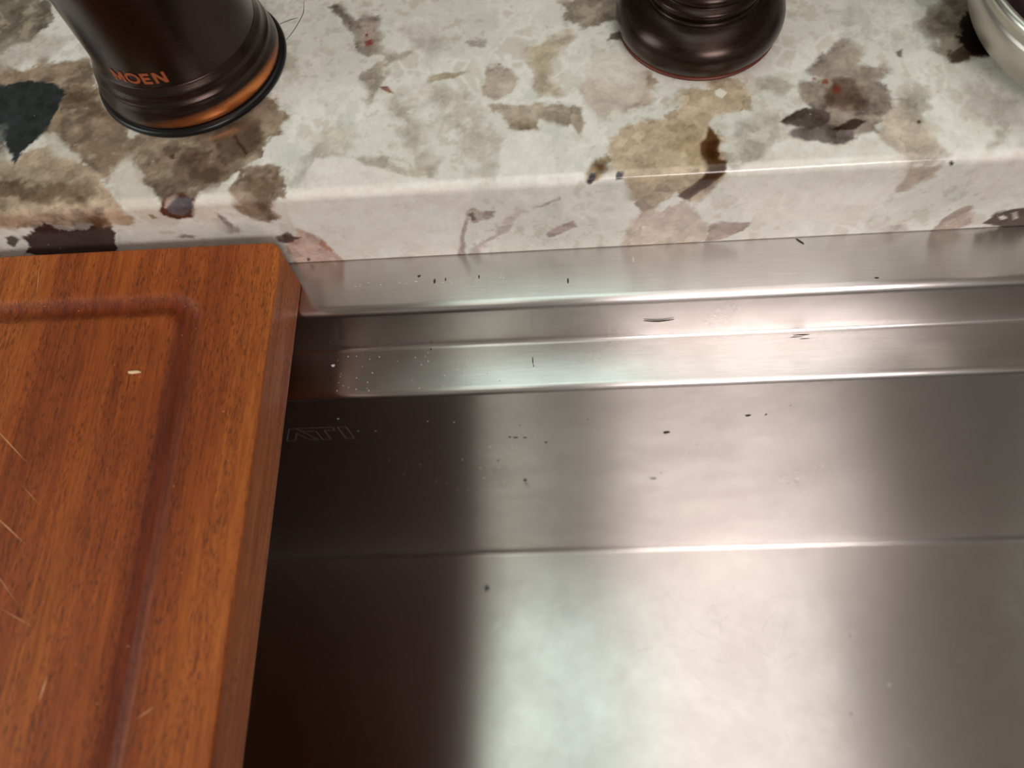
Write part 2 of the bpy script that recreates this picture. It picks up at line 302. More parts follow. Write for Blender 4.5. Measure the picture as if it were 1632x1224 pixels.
 ((182,178,165), 3, 2, 0.5, [(-38.2,55.4),(-32.0,54.0),(-28.3,49.5),(-31.8,45.7),(-35.5,49.3)]),
 ((180,164,134), 0.9, 1.4, 0.93, [(14.2,9.9),(18.9,15.6),(23.8,18.7),(29.2,19.2),(33.5,22.4),(34.6,26.8),(40.8,27.2),(41.8,30.8),(49.2,30.1),(51.9,25.3),(50.6,20.1),(46.4,18.6),(41.7,18.1),(40.7,14.7),(42.9,11.1),(42.7,4.4),(42.8,0.3),(41.6,-4.5),(38.1,-11.5),(34.7,-11.2),(30.9,-7.7),(26.8,-13.8),(22.8,-15.7),(21.0,-8.9),(17.8,-0.4),(14.7,3.2)]),
 ((190,172,150), 0.9, 1.2, 0.75, [(18.1,-32.4),(19.2,-24.9),(21.0,-19.0),(22.8,-14.6),(28.9,-14.0),(33.3,-11.1),(40.8,-20.8),(42.1,-29.4),(33.6,-31.2)]),
 ((158,140,104), 1.5, 1.4, 0.6, [(31.8,18.1),(40.0,14.8),(38.2,4.7),(35.3,1.7),(30.8,8.7)]),
 ((150,128,98), 0.8, 1, 0.8, [(22.9,33.4),(27.1,33.9),(28.2,31.0),(24.7,29.5)]),
 ((140,128,112), 1.0, 1.6, 0.9, [(67.6,31.7),(72.6,37.4),(78.1,41.6),(82.1,37.4),(80.5,32.9),(85.8,29.6),(84.5,26.1),(86.6,20.6),(85.1,16.3),(80.9,14.9),(80.5,9.9),(75.9,8.5),(72.2,5.9),(68.0,7.5),(67.0,12.6),(65.0,19.7),(65.0,24.2),(64.8,26.9),(69.7,28.3)]),
 ((112,94,82), 1.2, 1.6, 0.9, [(69.9,25.6),(73.0,28.0),(79.1,25.7),(81.5,21.0),(80.5,15.8),(74.6,15.5),(70.0,18.4)]),
 ((78,62,50), 1, 1.5, 0.5, [(74.0,22.5),(78.6,23.0),(80.3,18.5),(77.1,15.2),(73.0,17.3)]),
 ((112,104,98), 0.4, 1, 0.95, [(59.7,11.1),(63.7,12.0),(69.1,13.3),(74.9,10.3),(74.8,8.2),(72.2,5.9),(68.0,7.3),(60.6,8.9)]),
 ((58,50,44), 0.35, 0.7, 0.97, [(57.9,14.9),(59.2,16.0),(64.9,19.0),(66.2,18.3),(63.6,15.5),(59.5,14.1)]),
 ((88,78,72), 0.35, 0.9, 0.95, [(59.5,14.3),(64.8,18.7),(70.9,16.6),(69.1,13.7),(65.0,11.9),(62.5,12.6)]),
 ((60,44,36), 0.35, 0.8, 0.95, [(69.7,11.4),(72.9,13.0),(76.3,14.4),(78.7,13.2),(74.9,10.5),(70.8,10.6)]),
 ((84,58,34), 0.45, 0.7, 0.97, [(40.1,15.2),(41.4,12.9),(42.1,9.5),(41.5,5.3),(40.5,3.7),(43.1,2.9),(42.7,0.3),(39.7,-4.8),(34.6,-10.7),(31.3,-8.8),(35.7,-4.0),(38.3,0.2),(38.0,3.8),(36.9,5.7),(37.5,9.0),(39.0,11.4)]),
 ((60,40,26), 0.6, 0.7, 0.8, [(39.3,9.7),(41.8,10.4),(41.0,5.4),(39.4,4.2),(38.1,6.4)]),
 ((60,42,28), 0.5, 0.7, 0.8, [(39.0,0.6),(42.7,1.9),(42.1,-0.1),(37.3,-6.2),(34.4,-9.0),(35.8,-5.0)]),
 ((140,60,36), 0.3, 0.5, 0.8, [(70.3,27.8),(71.7,28.1),(71.7,26.5),(70.2,26.4)]),
 ((140,60,36), 0.25, 0.4, 0.7, [(68.1,28.9),(68.9,28.9),(68.8,27.8),(68.1,27.9)]),
 ((130,50,36), 0.4, 0.6, 0.7, [(72.8,25.3),(74.1,25.0),(73.6,23.4),(72.5,23.7)]),
 ((132,124,106), 1.4, 1.6, 0.92, [(99.2,45.4),(106.1,51.6),(110.2,57.3),(123.5,55.9),(117.5,33.2),(106.4,30.5),(102.8,31.8),(101.0,35.7),(103.8,39.2),(100.4,41.4)]),
 ((30,20,14), 0.8, 1.4, 1, [(110.0,47.3),(112.3,49.0),(114.7,47.8),(122.5,42.2),(120.0,33.0),(112.8,32.5),(109.5,32.5),(107.7,36.0),(108.2,40.7)]),
 ((62,46,34), 0.8, 1.4, 0.9, [(102.5,30.9),(104.1,34.4),(107.7,36.0),(110.2,32.9),(107.8,30.9),(104.4,30.3)]),
 ((182,166,144), 0.8, 1.2, 0.85, [(87.6,-2.6),(90.4,-1.9),(94.7,-3.2),(94.8,-6.6),(90.3,-9.8),(88.0,-12.1),(87.2,-7.5)]),
 ((152,134,118), 0.5, 0.8, 0.92, [(41.7,-22.0),(43.7,-21.0),(53.5,-21.7),(51.5,-25.3),(46.4,-29.1),(41.8,-30.0)]),
 ((176,160,142), 0.5, 0.8, 0.85, [(103.2,-30.5),(104.9,-23.0),(107.6,-19.8),(110.0,-19.1),(112.5,-27.1),(110.0,-29.3)]),
 ((186,178,168), 0.7, 0.8, 0.7, [(85.6,-26.5),(88.7,-25.6),(94.8,-27.0),(97.8,-29.4),(90.8,-29.4)]),
 ((78,68,60), 0.5, 1, 0.95, [(116.5,-27.5),(118.0,-23.5),(123.2,-21.7),(128.5,-21.6),(134.3,-32.6),(123.7,-31.1)]),
 ((215,206,194), 0.25, 0.5, 0.95, [(119.3,-24.8),(120.4,-24.3),(121.7,-26.2),(120.5,-26.6)]),
 ((190,180,168), 0.25, 0.6, 0.8, [(121.9,-23.9),(123.0,-23.4),(124.9,-26.4),(123.8,-26.9)]),
 ((172,158,138), 1.2, 1.2, 0.5, [(108.3,-32.8),(114.6,-30.9),(118.5,-28.8),(119.7,-34.4),(114.3,-35.2)]),
 ((150,128,120), 0.6, 1.2, 0.7, [(-23.2,-10.9),(-21.5,-8.7),(-20.0,-10.7),(-15.5,-11.1),(-16.6,-13.3),(-21.2,-15.7),(-23.3,-13.6)]),
 ((84,70,64), 0.25, 0.9, 0.8, [(-22.7,-11.8),(-21.5,-11.0),(-20.7,-13.9),(-22.2,-14.7)]),
 ((164,148,140), 0.4, 0.7, 0.8, [(-28.8,-30.5),(-27.0,-23.2),(-24.7,-15.4),(-23.1,-12.7),(-23.4,-15.5),(-25.7,-23.3),(-26.1,-30.7)]),
 ((180,164,156), 0.7, 1, 0.75, [(-24.7,-29.7),(-22.4,-25.7),(-15.8,-20.6),(-12.9,-13.6),(-8.7,-11.7),(-12.1,-18.5),(-19.2,-24.9),(-23.5,-30.4)]),
 ((160,142,134), 0.4, 0.6, 0.85, [(-2.3,-22.1),(-0.4,-20.0),(5.4,-16.4),(6.1,-19.1),(1.3,-22.8),(-1.7,-23.6)]),
 ((156,140,134), 0.3, 0.6, 0.7, [(-5.2,-10.1),(1.6,-6.3),(1.8,-7.6),(-3.5,-10.3)]),
 ((186,160,142), 0.7, 1, 0.85, [(-69.2,-13.9),(-64.9,-19.3),(-63.1,-23.6),(-60.1,-31.0),(-67.5,-32.0),(-76.6,-30.6),(-75.2,-21.0),(-72.1,-17.1)]),
 ((170,110,76), 0.5, 0.7, 0.6, [(-65.0,-19.8),(-62.6,-24.2),(-63.5,-25.2),(-66.2,-21.8)]),
 ((74,60,52), 0.35, 1.2, 0.85, [(-75.6,-16.8),(-72.6,-15.1),(-69.3,-17.9),(-72.0,-18.7),(-74.9,-19.9),(-76.5,-19.3)]),
 ((64,58,54), 0.3, 0.7, 0.9, [(-51.7,-30.0),(-43.8,-28.3),(-39.1,-29.9),(-37.0,-32.5),(-52.0,-31.7)]),
 ((60,50,46), 0.3, 0.5, 0.9, [(-71.4,-27.2),(-70.6,-27.8),(-71.4,-29.4),(-72.0,-28.6)]),
 ((150,118,60), 1, 0.8, 0.85, [(8.8,3.6),(10.6,6.3),(13.8,5.6),(14.7,2.5),(11.9,-0.0),(8.7,-1.4),(8.2,1.6)]),
 ((96,62,30), 0.6, 0.6, 0.8, [(10.8,4.8),(13.2,4.3),(12.5,1.3),(10.8,0.7)]),
 ((56,54,60), 0.25, 0.4, 0.95, [(8.3,-1.4),(9.3,1.8),(10.9,1.7),(10.5,-0.3),(9.2,-2.3)]),
 ((60,60,66), 0.2, 0.3, 0.95, [(15.5,0.4),(16.2,1.7),(17.4,1.2),(17.0,-0.7),(15.8,-1.0)]),
 ((226,220,212), 0.35, 0.8, 0.85, [(-61.8,11.6),(-52.1,11.2),(-48.5,8.5),(-41.6,5.9),(-38.2,5.1),(-33.7,2.9),(-23.7,1.8),(-20.2,-2.3),(-22.3,-8.2),(-25.1,-16.4),(-28.5,-31.0),(-60.6,-30.4),(-62.9,-23.1),(-64.9,-17.3),(-69.9,-12.4),(-69.4,-4.1),(-64.2,4.0)]),
 ((222,220,212), 0.4, 0.8, 0.8, [(-13.3,12.2),(-10.5,16.8),(-3.8,16.4),(-0.5,15.1),(0.4,9.7),(1.4,-3.3),(-0.7,-7.9),(-9.1,-9.4),(-14.3,-3.6),(-13.4,5.2)]),
 ((222,218,208), 0.5, 0.9, 0.75, [(46.7,0.8),(52.3,4.5),(56.1,8.4),(60.0,8.9),(69.0,5.7),(75.5,6.9),(79.5,7.8),(84.7,2.9),(86.8,-0.6),(87.2,-7.5),(86.8,-12.6),(82.1,-24.4),(54.9,-21.4),(42.3,-4.5)]),
 ((222,216,208), 0.6, 0.9, 0.7, [(103.2,-0.1),(107.6,2.8),(117.3,0.4),(126.7,-18.2),(112.9,-17.0),(104.7,-9.0)]),
 ((232,226,212), 0.25, 0.4, 0.9, [(42.8,26.5),(44.5,27.3),(46.0,25.6),(44.4,23.7),(42.9,25.0)]),
 ((215,206,192), 0.8, 1, 0.6, [(11.2,21.5),(17.8,20.1),(22.3,25.1),(25.6,32.2),(22.1,41.1),(17.3,43.5),(13.0,41.9),(8.5,37.5),(9.4,26.2)]),
 ((214,208,196), 0.8, 1.2, 0.7, [(-80.2,8.0),(-83.6,4.9),(-91.0,3.4),(-93.2,-1.3),(-94.9,-7.2),(-88.8,-11.4),(-88.4,-5.2),(-82.6,-0.5),(-84.0,3.6)]),
 ((40,34,30), 0.15, 0.2, 0.9, [(90.8,12.2),(91.5,12.4),(91.6,11.8),(90.9,11.6)]),
 ((34,30,28), 0.2, 0.3, 0.95, [(96.3,-1.9),(96.5,-0.7),(97.5,-1.5),(97.5,-2.7)]),
 ((70,60,55), 0.2, 0.3, 0.8, [(90.9,35.7),(92.3,36.5),(91.6,33.9),(90.9,34.3)]),
]

# ---------------------------------------------------------------- granite worktop (patches lie on the unrolled stone: u along the edge, s = depth, negative = down the front face, mm)
rng = np.random.default_rng(7)
LAT = rng.random((256, 256))
def vnoise(x, y, seed=0):
    x = x + seed*17.37; y = y + seed*9.71
    xi = np.floor(x).astype(int); yi = np.floor(y).astype(int); fx = x-xi; fy = y-yi
    fx = fx*fx*(3-2*fx); fy = fy*fy*(3-2*fy)
    g = lambda a, b: LAT[a % 256, b % 256]
    return (g(xi, yi)*(1-fx)+g(xi+1, yi)*fx)*(1-fy) + (g(xi, yi+1)*(1-fx)+g(xi+1, yi+1)*fx)*fy
def fbm(x, y, seed=0, oct=4):
    s = 0; a = .5; t = 0
    for k in range(oct): s = s + a*vnoise(x*2**k, y*2**k, seed+k*3.1); t += a; a *= .55
    return s/t - .5
def cells(x, y, seed=0):
    """crystal facets: a tone per cell and the distance to the cell border"""
    xi = np.floor(x).astype(int); yi = np.floor(y).astype(int)
    d1 = np.full(x.shape, 9.); d2 = d1.copy(); tone = np.zeros(x.shape)
    for dx in (-1, 0, 1):
        for dy in (-1, 0, 1):
            cx, cy = xi+dx, yi+dy; jx = LAT[(cx+seed*7) % 256, cy % 256]; jy = LAT[cx % 256, (cy+seed*13+5) % 256]
            d = np.hypot(cx+jx-x, cy+jy-y); t = LAT[(cx*3+seed) % 256, (cy*5+seed*3) % 256]
            near = d < d1; d2 = np.where(near, d1, np.minimum(d2, d)); tone = np.where(near, t, tone); d1 = np.where(near, d, d1)
    return tone-.5, d2-d1
def sdf(px, py, pts):
    """signed distance to a polygon, negative inside"""
    P = np.array(pts, float); d = np.full(px.shape, 1e9); ins = np.zeros(px.shape, bool)
    for i in range(len(P)):
        a = P[i]; b = P[(i+1) % len(P)]; e = b-a; wx = px-a[0]; wy = py-a[1]
        t = np.clip((wx*e[0]+wy*e[1])/max(e@e, 1e-9), 0, 1)
        d = np.minimum(d, (wx-t*e[0])**2+(wy-t*e[1])**2)
        c = ((a[1] > py) != (b[1] > py)); den = (b[1]-a[1]) or 1e-9
        ins ^= c & (px < (b[0]-a[0])*(py-a[1])/den+a[0])
    return np.where(ins, -1, 1)*np.sqrt(d)
def paint(u, s):
    C = np.empty(u.shape+(3,))
    n1 = fbm(u/16, s/16, 1, 5); n2 = fbm(u/6, s/9, 5, 5); n3 = fbm(u/2.2, s/2.2, 9, 4)
    C[:] = lin((214,213,204))
    def blend(col, al): 
        nonlocal C
        C = C*(1-al[..., None]) + lin(col)*al[..., None]
    st = lambda x, a, b: np.clip((x-a)/(b-a), 0, 1)**2*(3-2*np.clip((x-a)/(b-a), 0, 1))
    wx, wy = u+3.2*fbm(u/4, s/4, 13, 5), s+3.2*fbm(u/4, s/4, 15, 5)
    t1, e1 = cells(wx/9, wy/9, 3); t2, e2 = cells(wx/3.1+.4, wy/3.1, 8)
    blend((228, 226, 219), .8*st(n1+.10*t1, -.04, .10))
    blend((186, 181, 164), .5*st(n2+n1*.5+.06*t1, .08, .20)*st(e1, .0, .2))
    blend((194, 198, 188), .45*st(-n2+.05*t1, .06, .2))
    blend((176, 166, 144), .4*st(n3-.5*n1+.05*t2, .16, .27))
    # outside the part with its own patches the stone goes on with broad clasts
    far = st(np.maximum(np.abs(u+5)-185, np.maximum(s-95, -s-40)), 0, 15)
    m1 = fbm(u/38, s/38, 21, 5)+.25*n3; m2 = fbm(u/30, s/30, 33, 5)+.2*n3
    blend((138, 122, 98), far*.9*st(m1, .06, .10)); blend((58, 50, 44), far*st(m2, .19, .21))
    for colr, soft, wa, al, pts in PATCHES:
        P = np.array(pts); pad = soft+wa*2+1
        k = (u > P[:, 0].min()-pad) & (u < P[:, 0].max()+pad) & (s > P[:, 1].min()-pad) & (s < P[:, 1].max()+pad)
        if not k.any(): continue
        uu, ss = u[k], s[k]
        wu = fbm(uu/5, ss/5, 41, 4)*wa*1.9 + fbm(uu/1.1, ss/1.1, 51, 3)*wa*.7
        ws = fbm(uu/5, ss/5, 61, 4)*wa*1.9 + fbm(uu/1.1, ss/1.1, 71, 3)*wa*.7
        d = sdf(uu+wu, ss+ws, pts) + (.9*t2[k]+.7*fbm(uu/.9, ss/.9, 97, 3))*min(wa, 1.4)*(1 if soft >= .6 else .45)
        lum = float(np.mean(colr)); amp = 1.0 if lum < 190 else .22
        v = 1 + amp*(.55*fbm(uu/2.4, ss/2.4, 81, 5) + .75*fbm(uu/7, ss/7, 91, 4) + .35*fbm(uu/.8, ss/.8, 95, 3) + (.38*t2[k] + .22*t1[k] - .10*(1-st(e2[k], 0, .12)))*(lum > 75))
        v = np.clip(v, .3, 1.9)
        a = al*st(-d, -soft*(.8+2.2*st(fbm(uu/6, ss/6, 77, 2), 0, .2)), soft*.8)
        cc = lin(colr)[None]*v[:, None]**np.array([1, 1.05, 1.12])*(np.array([1.0, .97, 1.04]) if lum < 190 else 1.0)
        if 70 < lum < 145 and soft >= .6:
            q = fbm(uu/4.2, ss/4.2, 111, 5)*1.3+.30*t2[k]
            dk = .75*st(q, .02, .34)[:, None]; lt = .6*st(-q, .06, .36)[:, None]
            cc = cc*(1-dk) + lin((74, 58, 44))*dk; cc = cc*(1-lt) + lin((182, 170, 146))*lt
        C[k] = C[k]*(1-a[:, None]) + cc*a[:, None]
    return np.clip(C*1.24-.012, .003, .9)
def axis(fine0, fine1, step, lo, hi, coarse):
    a = list(np.arange(fine0, fine1+1e-6, step)); x = fine0; st = step
    L = []
    while x > lo: st = min(st*1.05, coarse); x = max(x-st, lo); L.append(x)
    Rr = []; x = a[-1]; st = step
    while x < hi: st = min(st*1.05, coarse); x = min(x+st, hi); Rr.append(x)
    return np.array(L[::-1]+a+Rr)
def worktop():
    xs = axis(-182, 172, .42, -900, 850, 1.6)
    # profile along s: bottom, front face, eased edge, top
    prof = []
    R = 2.6
    prof += [(20, -30, -32, 0)]
    for z in np.arange(-30, -R, .42): prof.append((0 if z > -29.6 else .3, z, z, 1))
    for k in range(1, 10):
        a = math.pi/2*k/10; prof.append((R-R*math.cos(a), -R+R*math.sin(a), (-R*(1-k/10) if k < 5 else R*(k/10-.0))*1.0, 2))
    ys = axis(R, 98, .42, R, 620, 2.5)
    for y in ys: prof.append((y, 0, y, 3))
    Y = np.array([p[0] for p in prof]); Z = np.array([p[1] for p in prof]); S = np.array([p[2] for p in prof])
    # keep s monotone across the eased edge
    i0 = int(np.argmax(np.array([p[3] for p in prof]) == 2)); i1 = int(np.argmax(np.array([p[3] for p in prof]) == 3))
    S[i0-1:i1+1] = np.linspace(S[i0-1], S[i1], i1-i0+2)
    nx, npf = len(xs), len(prof)
    U, SS = np.meshgrid(xs, S); V = np.stack([np.tile(xs, (npf, 1)), np.tile(Y[:, None], (1, nx)), np.tile(Z[:, None], (1, nx))], -1).reshape(-1, 3)
    C = paint(U.ravel(), SS.ravel())
    idx = np.arange(nx*npf).reshape(npf, nx)
    F = np.stack([idx[:-1, :-1], idx[:-1, 1:], idx[1:, 1:], idx[1:, :-1]], -1).reshape(-1, 4)
    # underside, back, and the strips beside and before the bowl
    Vx = [V]; Fx = [F]; Cx = [C]; off = len(V)
    def slab(x0, x1, y0, y1, step=3):
        nonlocal off
        a = np.linspace(x0, x1, max(2, int((x1-x0)/step))); b = np.linspace(y0, y1, max(2, int((y1-y0)/step)))
        A, B = np.meshgrid(a, b); top = np.stack([A, B, np.zeros_like(A)], -1).reshape(-1, 3)
        q = np.arange(A.size).reshape(A.shape); f = np.stack([q[:-1, :-1], q[:-1, 1:], q[1:, 1:], q[1:, :-1]], -1).reshape(-1, 4)
        bot = top.copy(); bot[:, 2] = -30; g = f[:, ::-1]+len(top)
        rim = list(q[0])+list(q[1:, -1])+list(q[-1, ::-1][1:])+list(q[::-1, 0][1:-1]); rim = np.array(rim)
        h = np.stack([rim, rim+len(top), np.roll(rim, -1)+len(top), np.roll(rim, -1)], -1)
        Vx.append(np.vstack([top, bot])); Fx.append(np.vstack([f, g, h])+off); off += 2*len(top)
        c = paint(A.ravel(), B.ravel()); Cx.append(np.vstack([c, c]))
    slab(-900, 850, -500, -430); slab(-900, -450, -430, 0); slab(350, 850, -430, 0)
    Vb, Fb = box(-900, 850, 20, 620, -30, -6); Vx.append(np.array(Vb)); Fx.append(np.array(Fb)+off); Cx.append(np.full((8, 3), .5))
    V = np.vstack(Vx)*MM; F = np.vstack(Fx); C = np.vstack(Cx)
    me = bpy.data.meshes.new('granite_worktop')
    me.vertices.add(len(V)); me.vertices.foreach_set('co', V.ravel())
    me.loops.add(F.size); me.loops.foreach_set('vertex_index', F.ravel().astype(np.int32))
    me.polygons.add(len(F)); me.polygons.foreach_set('loop_start', np.arange(0, F.size, 4, dtype=np.int32)); me.polygons.foreach_set('loop_total', np.full(len(F), 4, np.int32))
    me.update(calc_edges=True); me.validate()
    sm = np.zeros(len(me.polygons), bool); sm[:len(Fx[0])] = True; me.polygons.foreach_set('use_smooth', sm)
    at = me.color_attributes.new('stone', 'FLOAT_COLOR', 'POINT'); at.data.foreach_set('color', np.hstack([C, np.ones((len(C), 1))]).ravel())
    me.materials.append(GRANITE)
    o = bpy.data.objects.new('granite_worktop', me); col.objects.link(o)
    return tag(o, 'white, beige and brown mottled granite worktop with a polished front edge above the sink', 'worktop')
worktop()

# ---------------------------------------------------------------- stainless sink
def arc(cy, cz, r, a0, a1, n=10):
    return [(cy+r*math.cos(math.radians(a0+(a1-a0)*k/n)), cz+r*math.sin(math.radians(a0+(a1-a0)*k/n))) for k in range(n+1)]
def half_profile():
    """from the flange under the stone, over two ledges, down to the bowl floor: (y, z)"""
    p = [(24, -30.15), (2, -30.1), (-6, -30.0)]
    p += arc(-17.6+2.6, -30-2.6, 2.6, 90, 180)
    p += arc(-17.6-1.5, -51+1.5, 1.5, 0, -90)
    p += arc(-34+2.2, -51-2.2, 2.2, 90, 180)
    p += arc(-34-2.2, -262+2.2, 2.2, 0, -90)
    return p
SINK = thing('kitchen_sink', (0, -.215, -.262), 'brushed stainless steel sink with two stepped ledges under the granite edge', 'sink')
def build_sink():
    h = half_profile(); pr = h + [(-430-y, z) for y, z in reversed(h)]
    q = [pr[0]]                                     # support loops keep the long flats flat under smooth shading
    for a, b in zip(pr[:-1], pr[1:]):
        a = Vector(a); b = Vector(b); L = (b-a).length
        if L > 1.5: q += [tuple(a.lerp(b, .12/L)), tuple(a.lerp(b, 1-.12/L))]
        q.append(tuple(b))
    pr = q
    # denser samples on the long flats are not needed: flat shading stays exact there
    xs = [-457, -440] + list(np.linspace(-430, 330, 39)) + [340, 357]
    V = [(x, y, z) for x in xs for y, z in pr]; n = len(pr); F = []
    for i in range(len(xs)-1):
        for k in range(n-1): F.append((i*n+k, i*n+k+1, (i+1)*n+k+1, (i+1)*n+k))
    o = mesh_obj('basin', V, F, STEEL, SINK)
    # end walls
    for x, nm in ((-450, 0), (350, 1)):
        V2 = [(x, y, z) for y, z in pr]; k = len(V2); t = 1.2 if nm else -1.2
        V2 += [(x+t, y, z) for y, z in pr]
        F2 = [tuple(range(k)), tuple(reversed(range(k, 2*k)))]+[(i, i+1, i+1+k, i+k) for i in range(k-1)]+[(k-1, 0, k, 2*k-1)]
        mesh_obj('end_wall', V2, F2, STEEL, SINK, smooth=False)
    sf = o.modifiers.new('sheet', 'SOLIDIFY'); sf.thickness = .0012; sf.offset = -1
    ms = o.data; 
    # drain
    V, F = lathe(spline([(8, -261.5), (30, -261.4), (40, -260.9), (45, -260.6), (57, -261.2), (57.5, -262)], 5), -260, -215, 96)
    d = mesh_obj('drain', V, F, simple('drain_steel', (.5, .49, .47), .3, 1.0), SINK)
build_sink()

def ribbon(pts, w, plane_y, off=.06):
    """thin engraved stroke on the upright rear wall, pts are (x, z)"""
    V, F = [], []
    for i in range(len(pts)-1):
        a, b = Vector(pts[i]), Vector(pts[i+1]); d = (b-a).normalized(); nn = Vector((-d.y, d.x))*w/2; a = a-d*w/2; b = b+d*w/2
        k = len(V)
        for q in (a+nn, b+nn, b-nn, a-nn): V.append((q.x, plane_y-off, q.y))
        F.append((k, k+1, k+2, k+3))
    return V, F
LOGO = [[(-86.4, -73.7), (-74.4, -73.6), (-74.4, -76.3), (-77.9, -76.3), (-78.0, -84.4), (-80.8, -84.4), (-80.8, -76.5), (-85.6, -76.4)],
        [(-72.8, -73.8), (-70.0, -73.8), (-70.0, -84.4), (-72.8, -84.4), (-72.8, -73.8)],
        [(-88.8, -73.8), (-86.6, -73.8), (-82.2, -84.4), (-85.2, -84.4), (-87.7, -77.8), (-90.2, -84.4), (-93.2, -84.4), (-88.8, -73.8)]]
V, F = join([ribbon(q, .17, -34.0) for q in LOGO])
lg = mesh_obj('engraved_lettering', V, F, simple('etched_line', (.30, .26, .24), .55, .6), SINK, smooth=False); lg['label'] = 'pale thin outline of engraved capital letters'

# pits, dents and stains of the sheet
def blot(c, axes, plane, seed, off=.05, n=14):
    r = random.Random(seed); V = []
    for k in range(n):
        a = 2*math.pi*k/n; q = .75+.45*r.random(); da, db = axes[0]*math.cos(a)*q, axes[1]*math.sin(a)*q
        if plane == 'z': V.append((c[0]+da, c[1]+db, c[2]+off))
        else: V.append((c[0]+da, c[1]-off, c[2]+db))
    return V, [tuple(range(n)) if plane == 'z' else tuple(reversed(range(n)))]
MARKS = []
for i, (x, z, a, b) in enumerate([(34.2, -89.3, 1.1, 1.3), (-15.7, -136.4, .8, 1.8), (-15.5, -140.9, .6, .9), (-15.2, -145, .4, .6), (-16, -89, .9, .6), (-18, -88.5, .5, .5), (-13, -89.4, .7, .5), (-6.1, -94.8, .6, .7), (58.5, -76.9, .9, .9), (64, -76.5, .4, .8), (34.4, -139.5, 1.4, .9), (37, -133, .4, .5), (8, -75, .3, .3), (46, -102, .4, .4), (-14, -78, .3, .3), (70, -70, .3, .3), (-24, -112, .5, .5)]):
    MARKS.append(blot((x, -34, z), (a, b), 'y', i))
for i, (x, y, a, b) in enumerate([(-38.9, -18.9, .25, .5), (-8.2, -24.2, .18, 1.2), (-8.0, -26, .15, .5), (70.7, -19.6, 2.2, .18), (69, -20.2, 1.8, .12), (71.5, -20.9, 1.6, .12)]):
    MARKS.append(blot((x, y, -51), (a, b), 'z', 50+i))
for i, (x, y, a, b) in enumerate([(-39.1, -6.4, .5, .35), (-34.6, -8.4, .35, .8), (-31.5, -8, .2, .5), (86, -14.2, .6, .3), (-22, -7.6, .2, .6), (3, -10.4, .25, .9)]):
    MARKS.append(blot((x, y, -30), (a, b), 'z', 80+i))
V, F = join(MARKS)
pm = mesh_obj('surface_pits', V, F, simple('tarnish', (.055, .04, .032), .6, .3), SINK, smooth=False); pm['kind'] = 'stuff'; pm['label'] = 'dark pits and nicks'
LM = []
rr = random.Random(4)
for k in range(26): LM.append(blot((-58+rr.random()*45, -8.6+rr.gauss(0, .5), -30), (.15+.3*rr.random(), .1+.12*rr.random()), 'z', 200+k))
for k in range(40): LM.append(blot((-68+rr.random()*50, -32+rr.random()*12, -51), (.1+.12*rr.random(),)*2, 'z', 300+k))
for k in range(20): LM.append(blot((-72+rr.random()*60, -34, -65-rr.random()*90), (.2+.2*rr.random(), .2+.15*rr.random()), 'y', 400+k))
LM += [blot((-68.6, -23.2, -51), (.6, .45), 'z', 1), blot((21.5, -4.6, -30), (.28, 1.2), 'z', 2)]
for x, y in ((139.4, -80.8), (153.8, -104.2), (132.9, -116.9)): LM.append(blot((x, y, -262), (.7, 1.0), 'z', int(x)))
V, F = join(LM)
pm = mesh_obj('limescale_spots', V, F, simple('limescale', (.62, .6, .56), .6), SINK, smooth=False); pm['kind'] = 'stuff'; pm['label'] = 'white dried water specks'

# fine swirling scratches on the floor and rear wall
def strokes(lines, w, z):
    V, F = [], []
    for L in lines:
        for i in range(len(L)-1):
            a, b = Vector(L[i]), Vector(L[i+1]); d = (b-a).normalized(); nn = Vector((-d.y, d.x))*w/2; k = len(V)
            for q in (a+nn, b+nn, b-nn, a-nn): V.append((q.x, q.y, z))
            F.append((k, k+3, k+2, k+1))
    return V, F
def arcline(x, y, ang, ln, bend, m=10):
    P = [(x, y)]
    for k in range(m): ang += bend/m; x += ln/m*math.cos(ang); y += ln/m*math.sin(ang); P.append((x, y))
    return P
r9 = random.Random(12)
LL = [arcline(-6, -58, -1.75, 26, .25), arcline(-10, -84, -.3, 12, 1.2), arcline(4, -92, .2, 30, -.5), arcline(30, -88, .5, 34, -.9), arcline(55, -92, -.9, 30, .3)]
for k in range(60): LL.append(arcline(-35+r9.random()*150, -58-r9.random()*72, r9.gauss(.2, .7), 3+r9.random()*12, r9.gauss(0, .7)))
V, F = strokes(LL, .22, -261.93)
q = mesh_obj('floor_scratches', V, F, simple('bright_scratch', (.92, .91, .88), .42, .9), SINK, smooth=False); q['kind'] = 'stuff'; q['label'] = 'fine pale swirling scratches'

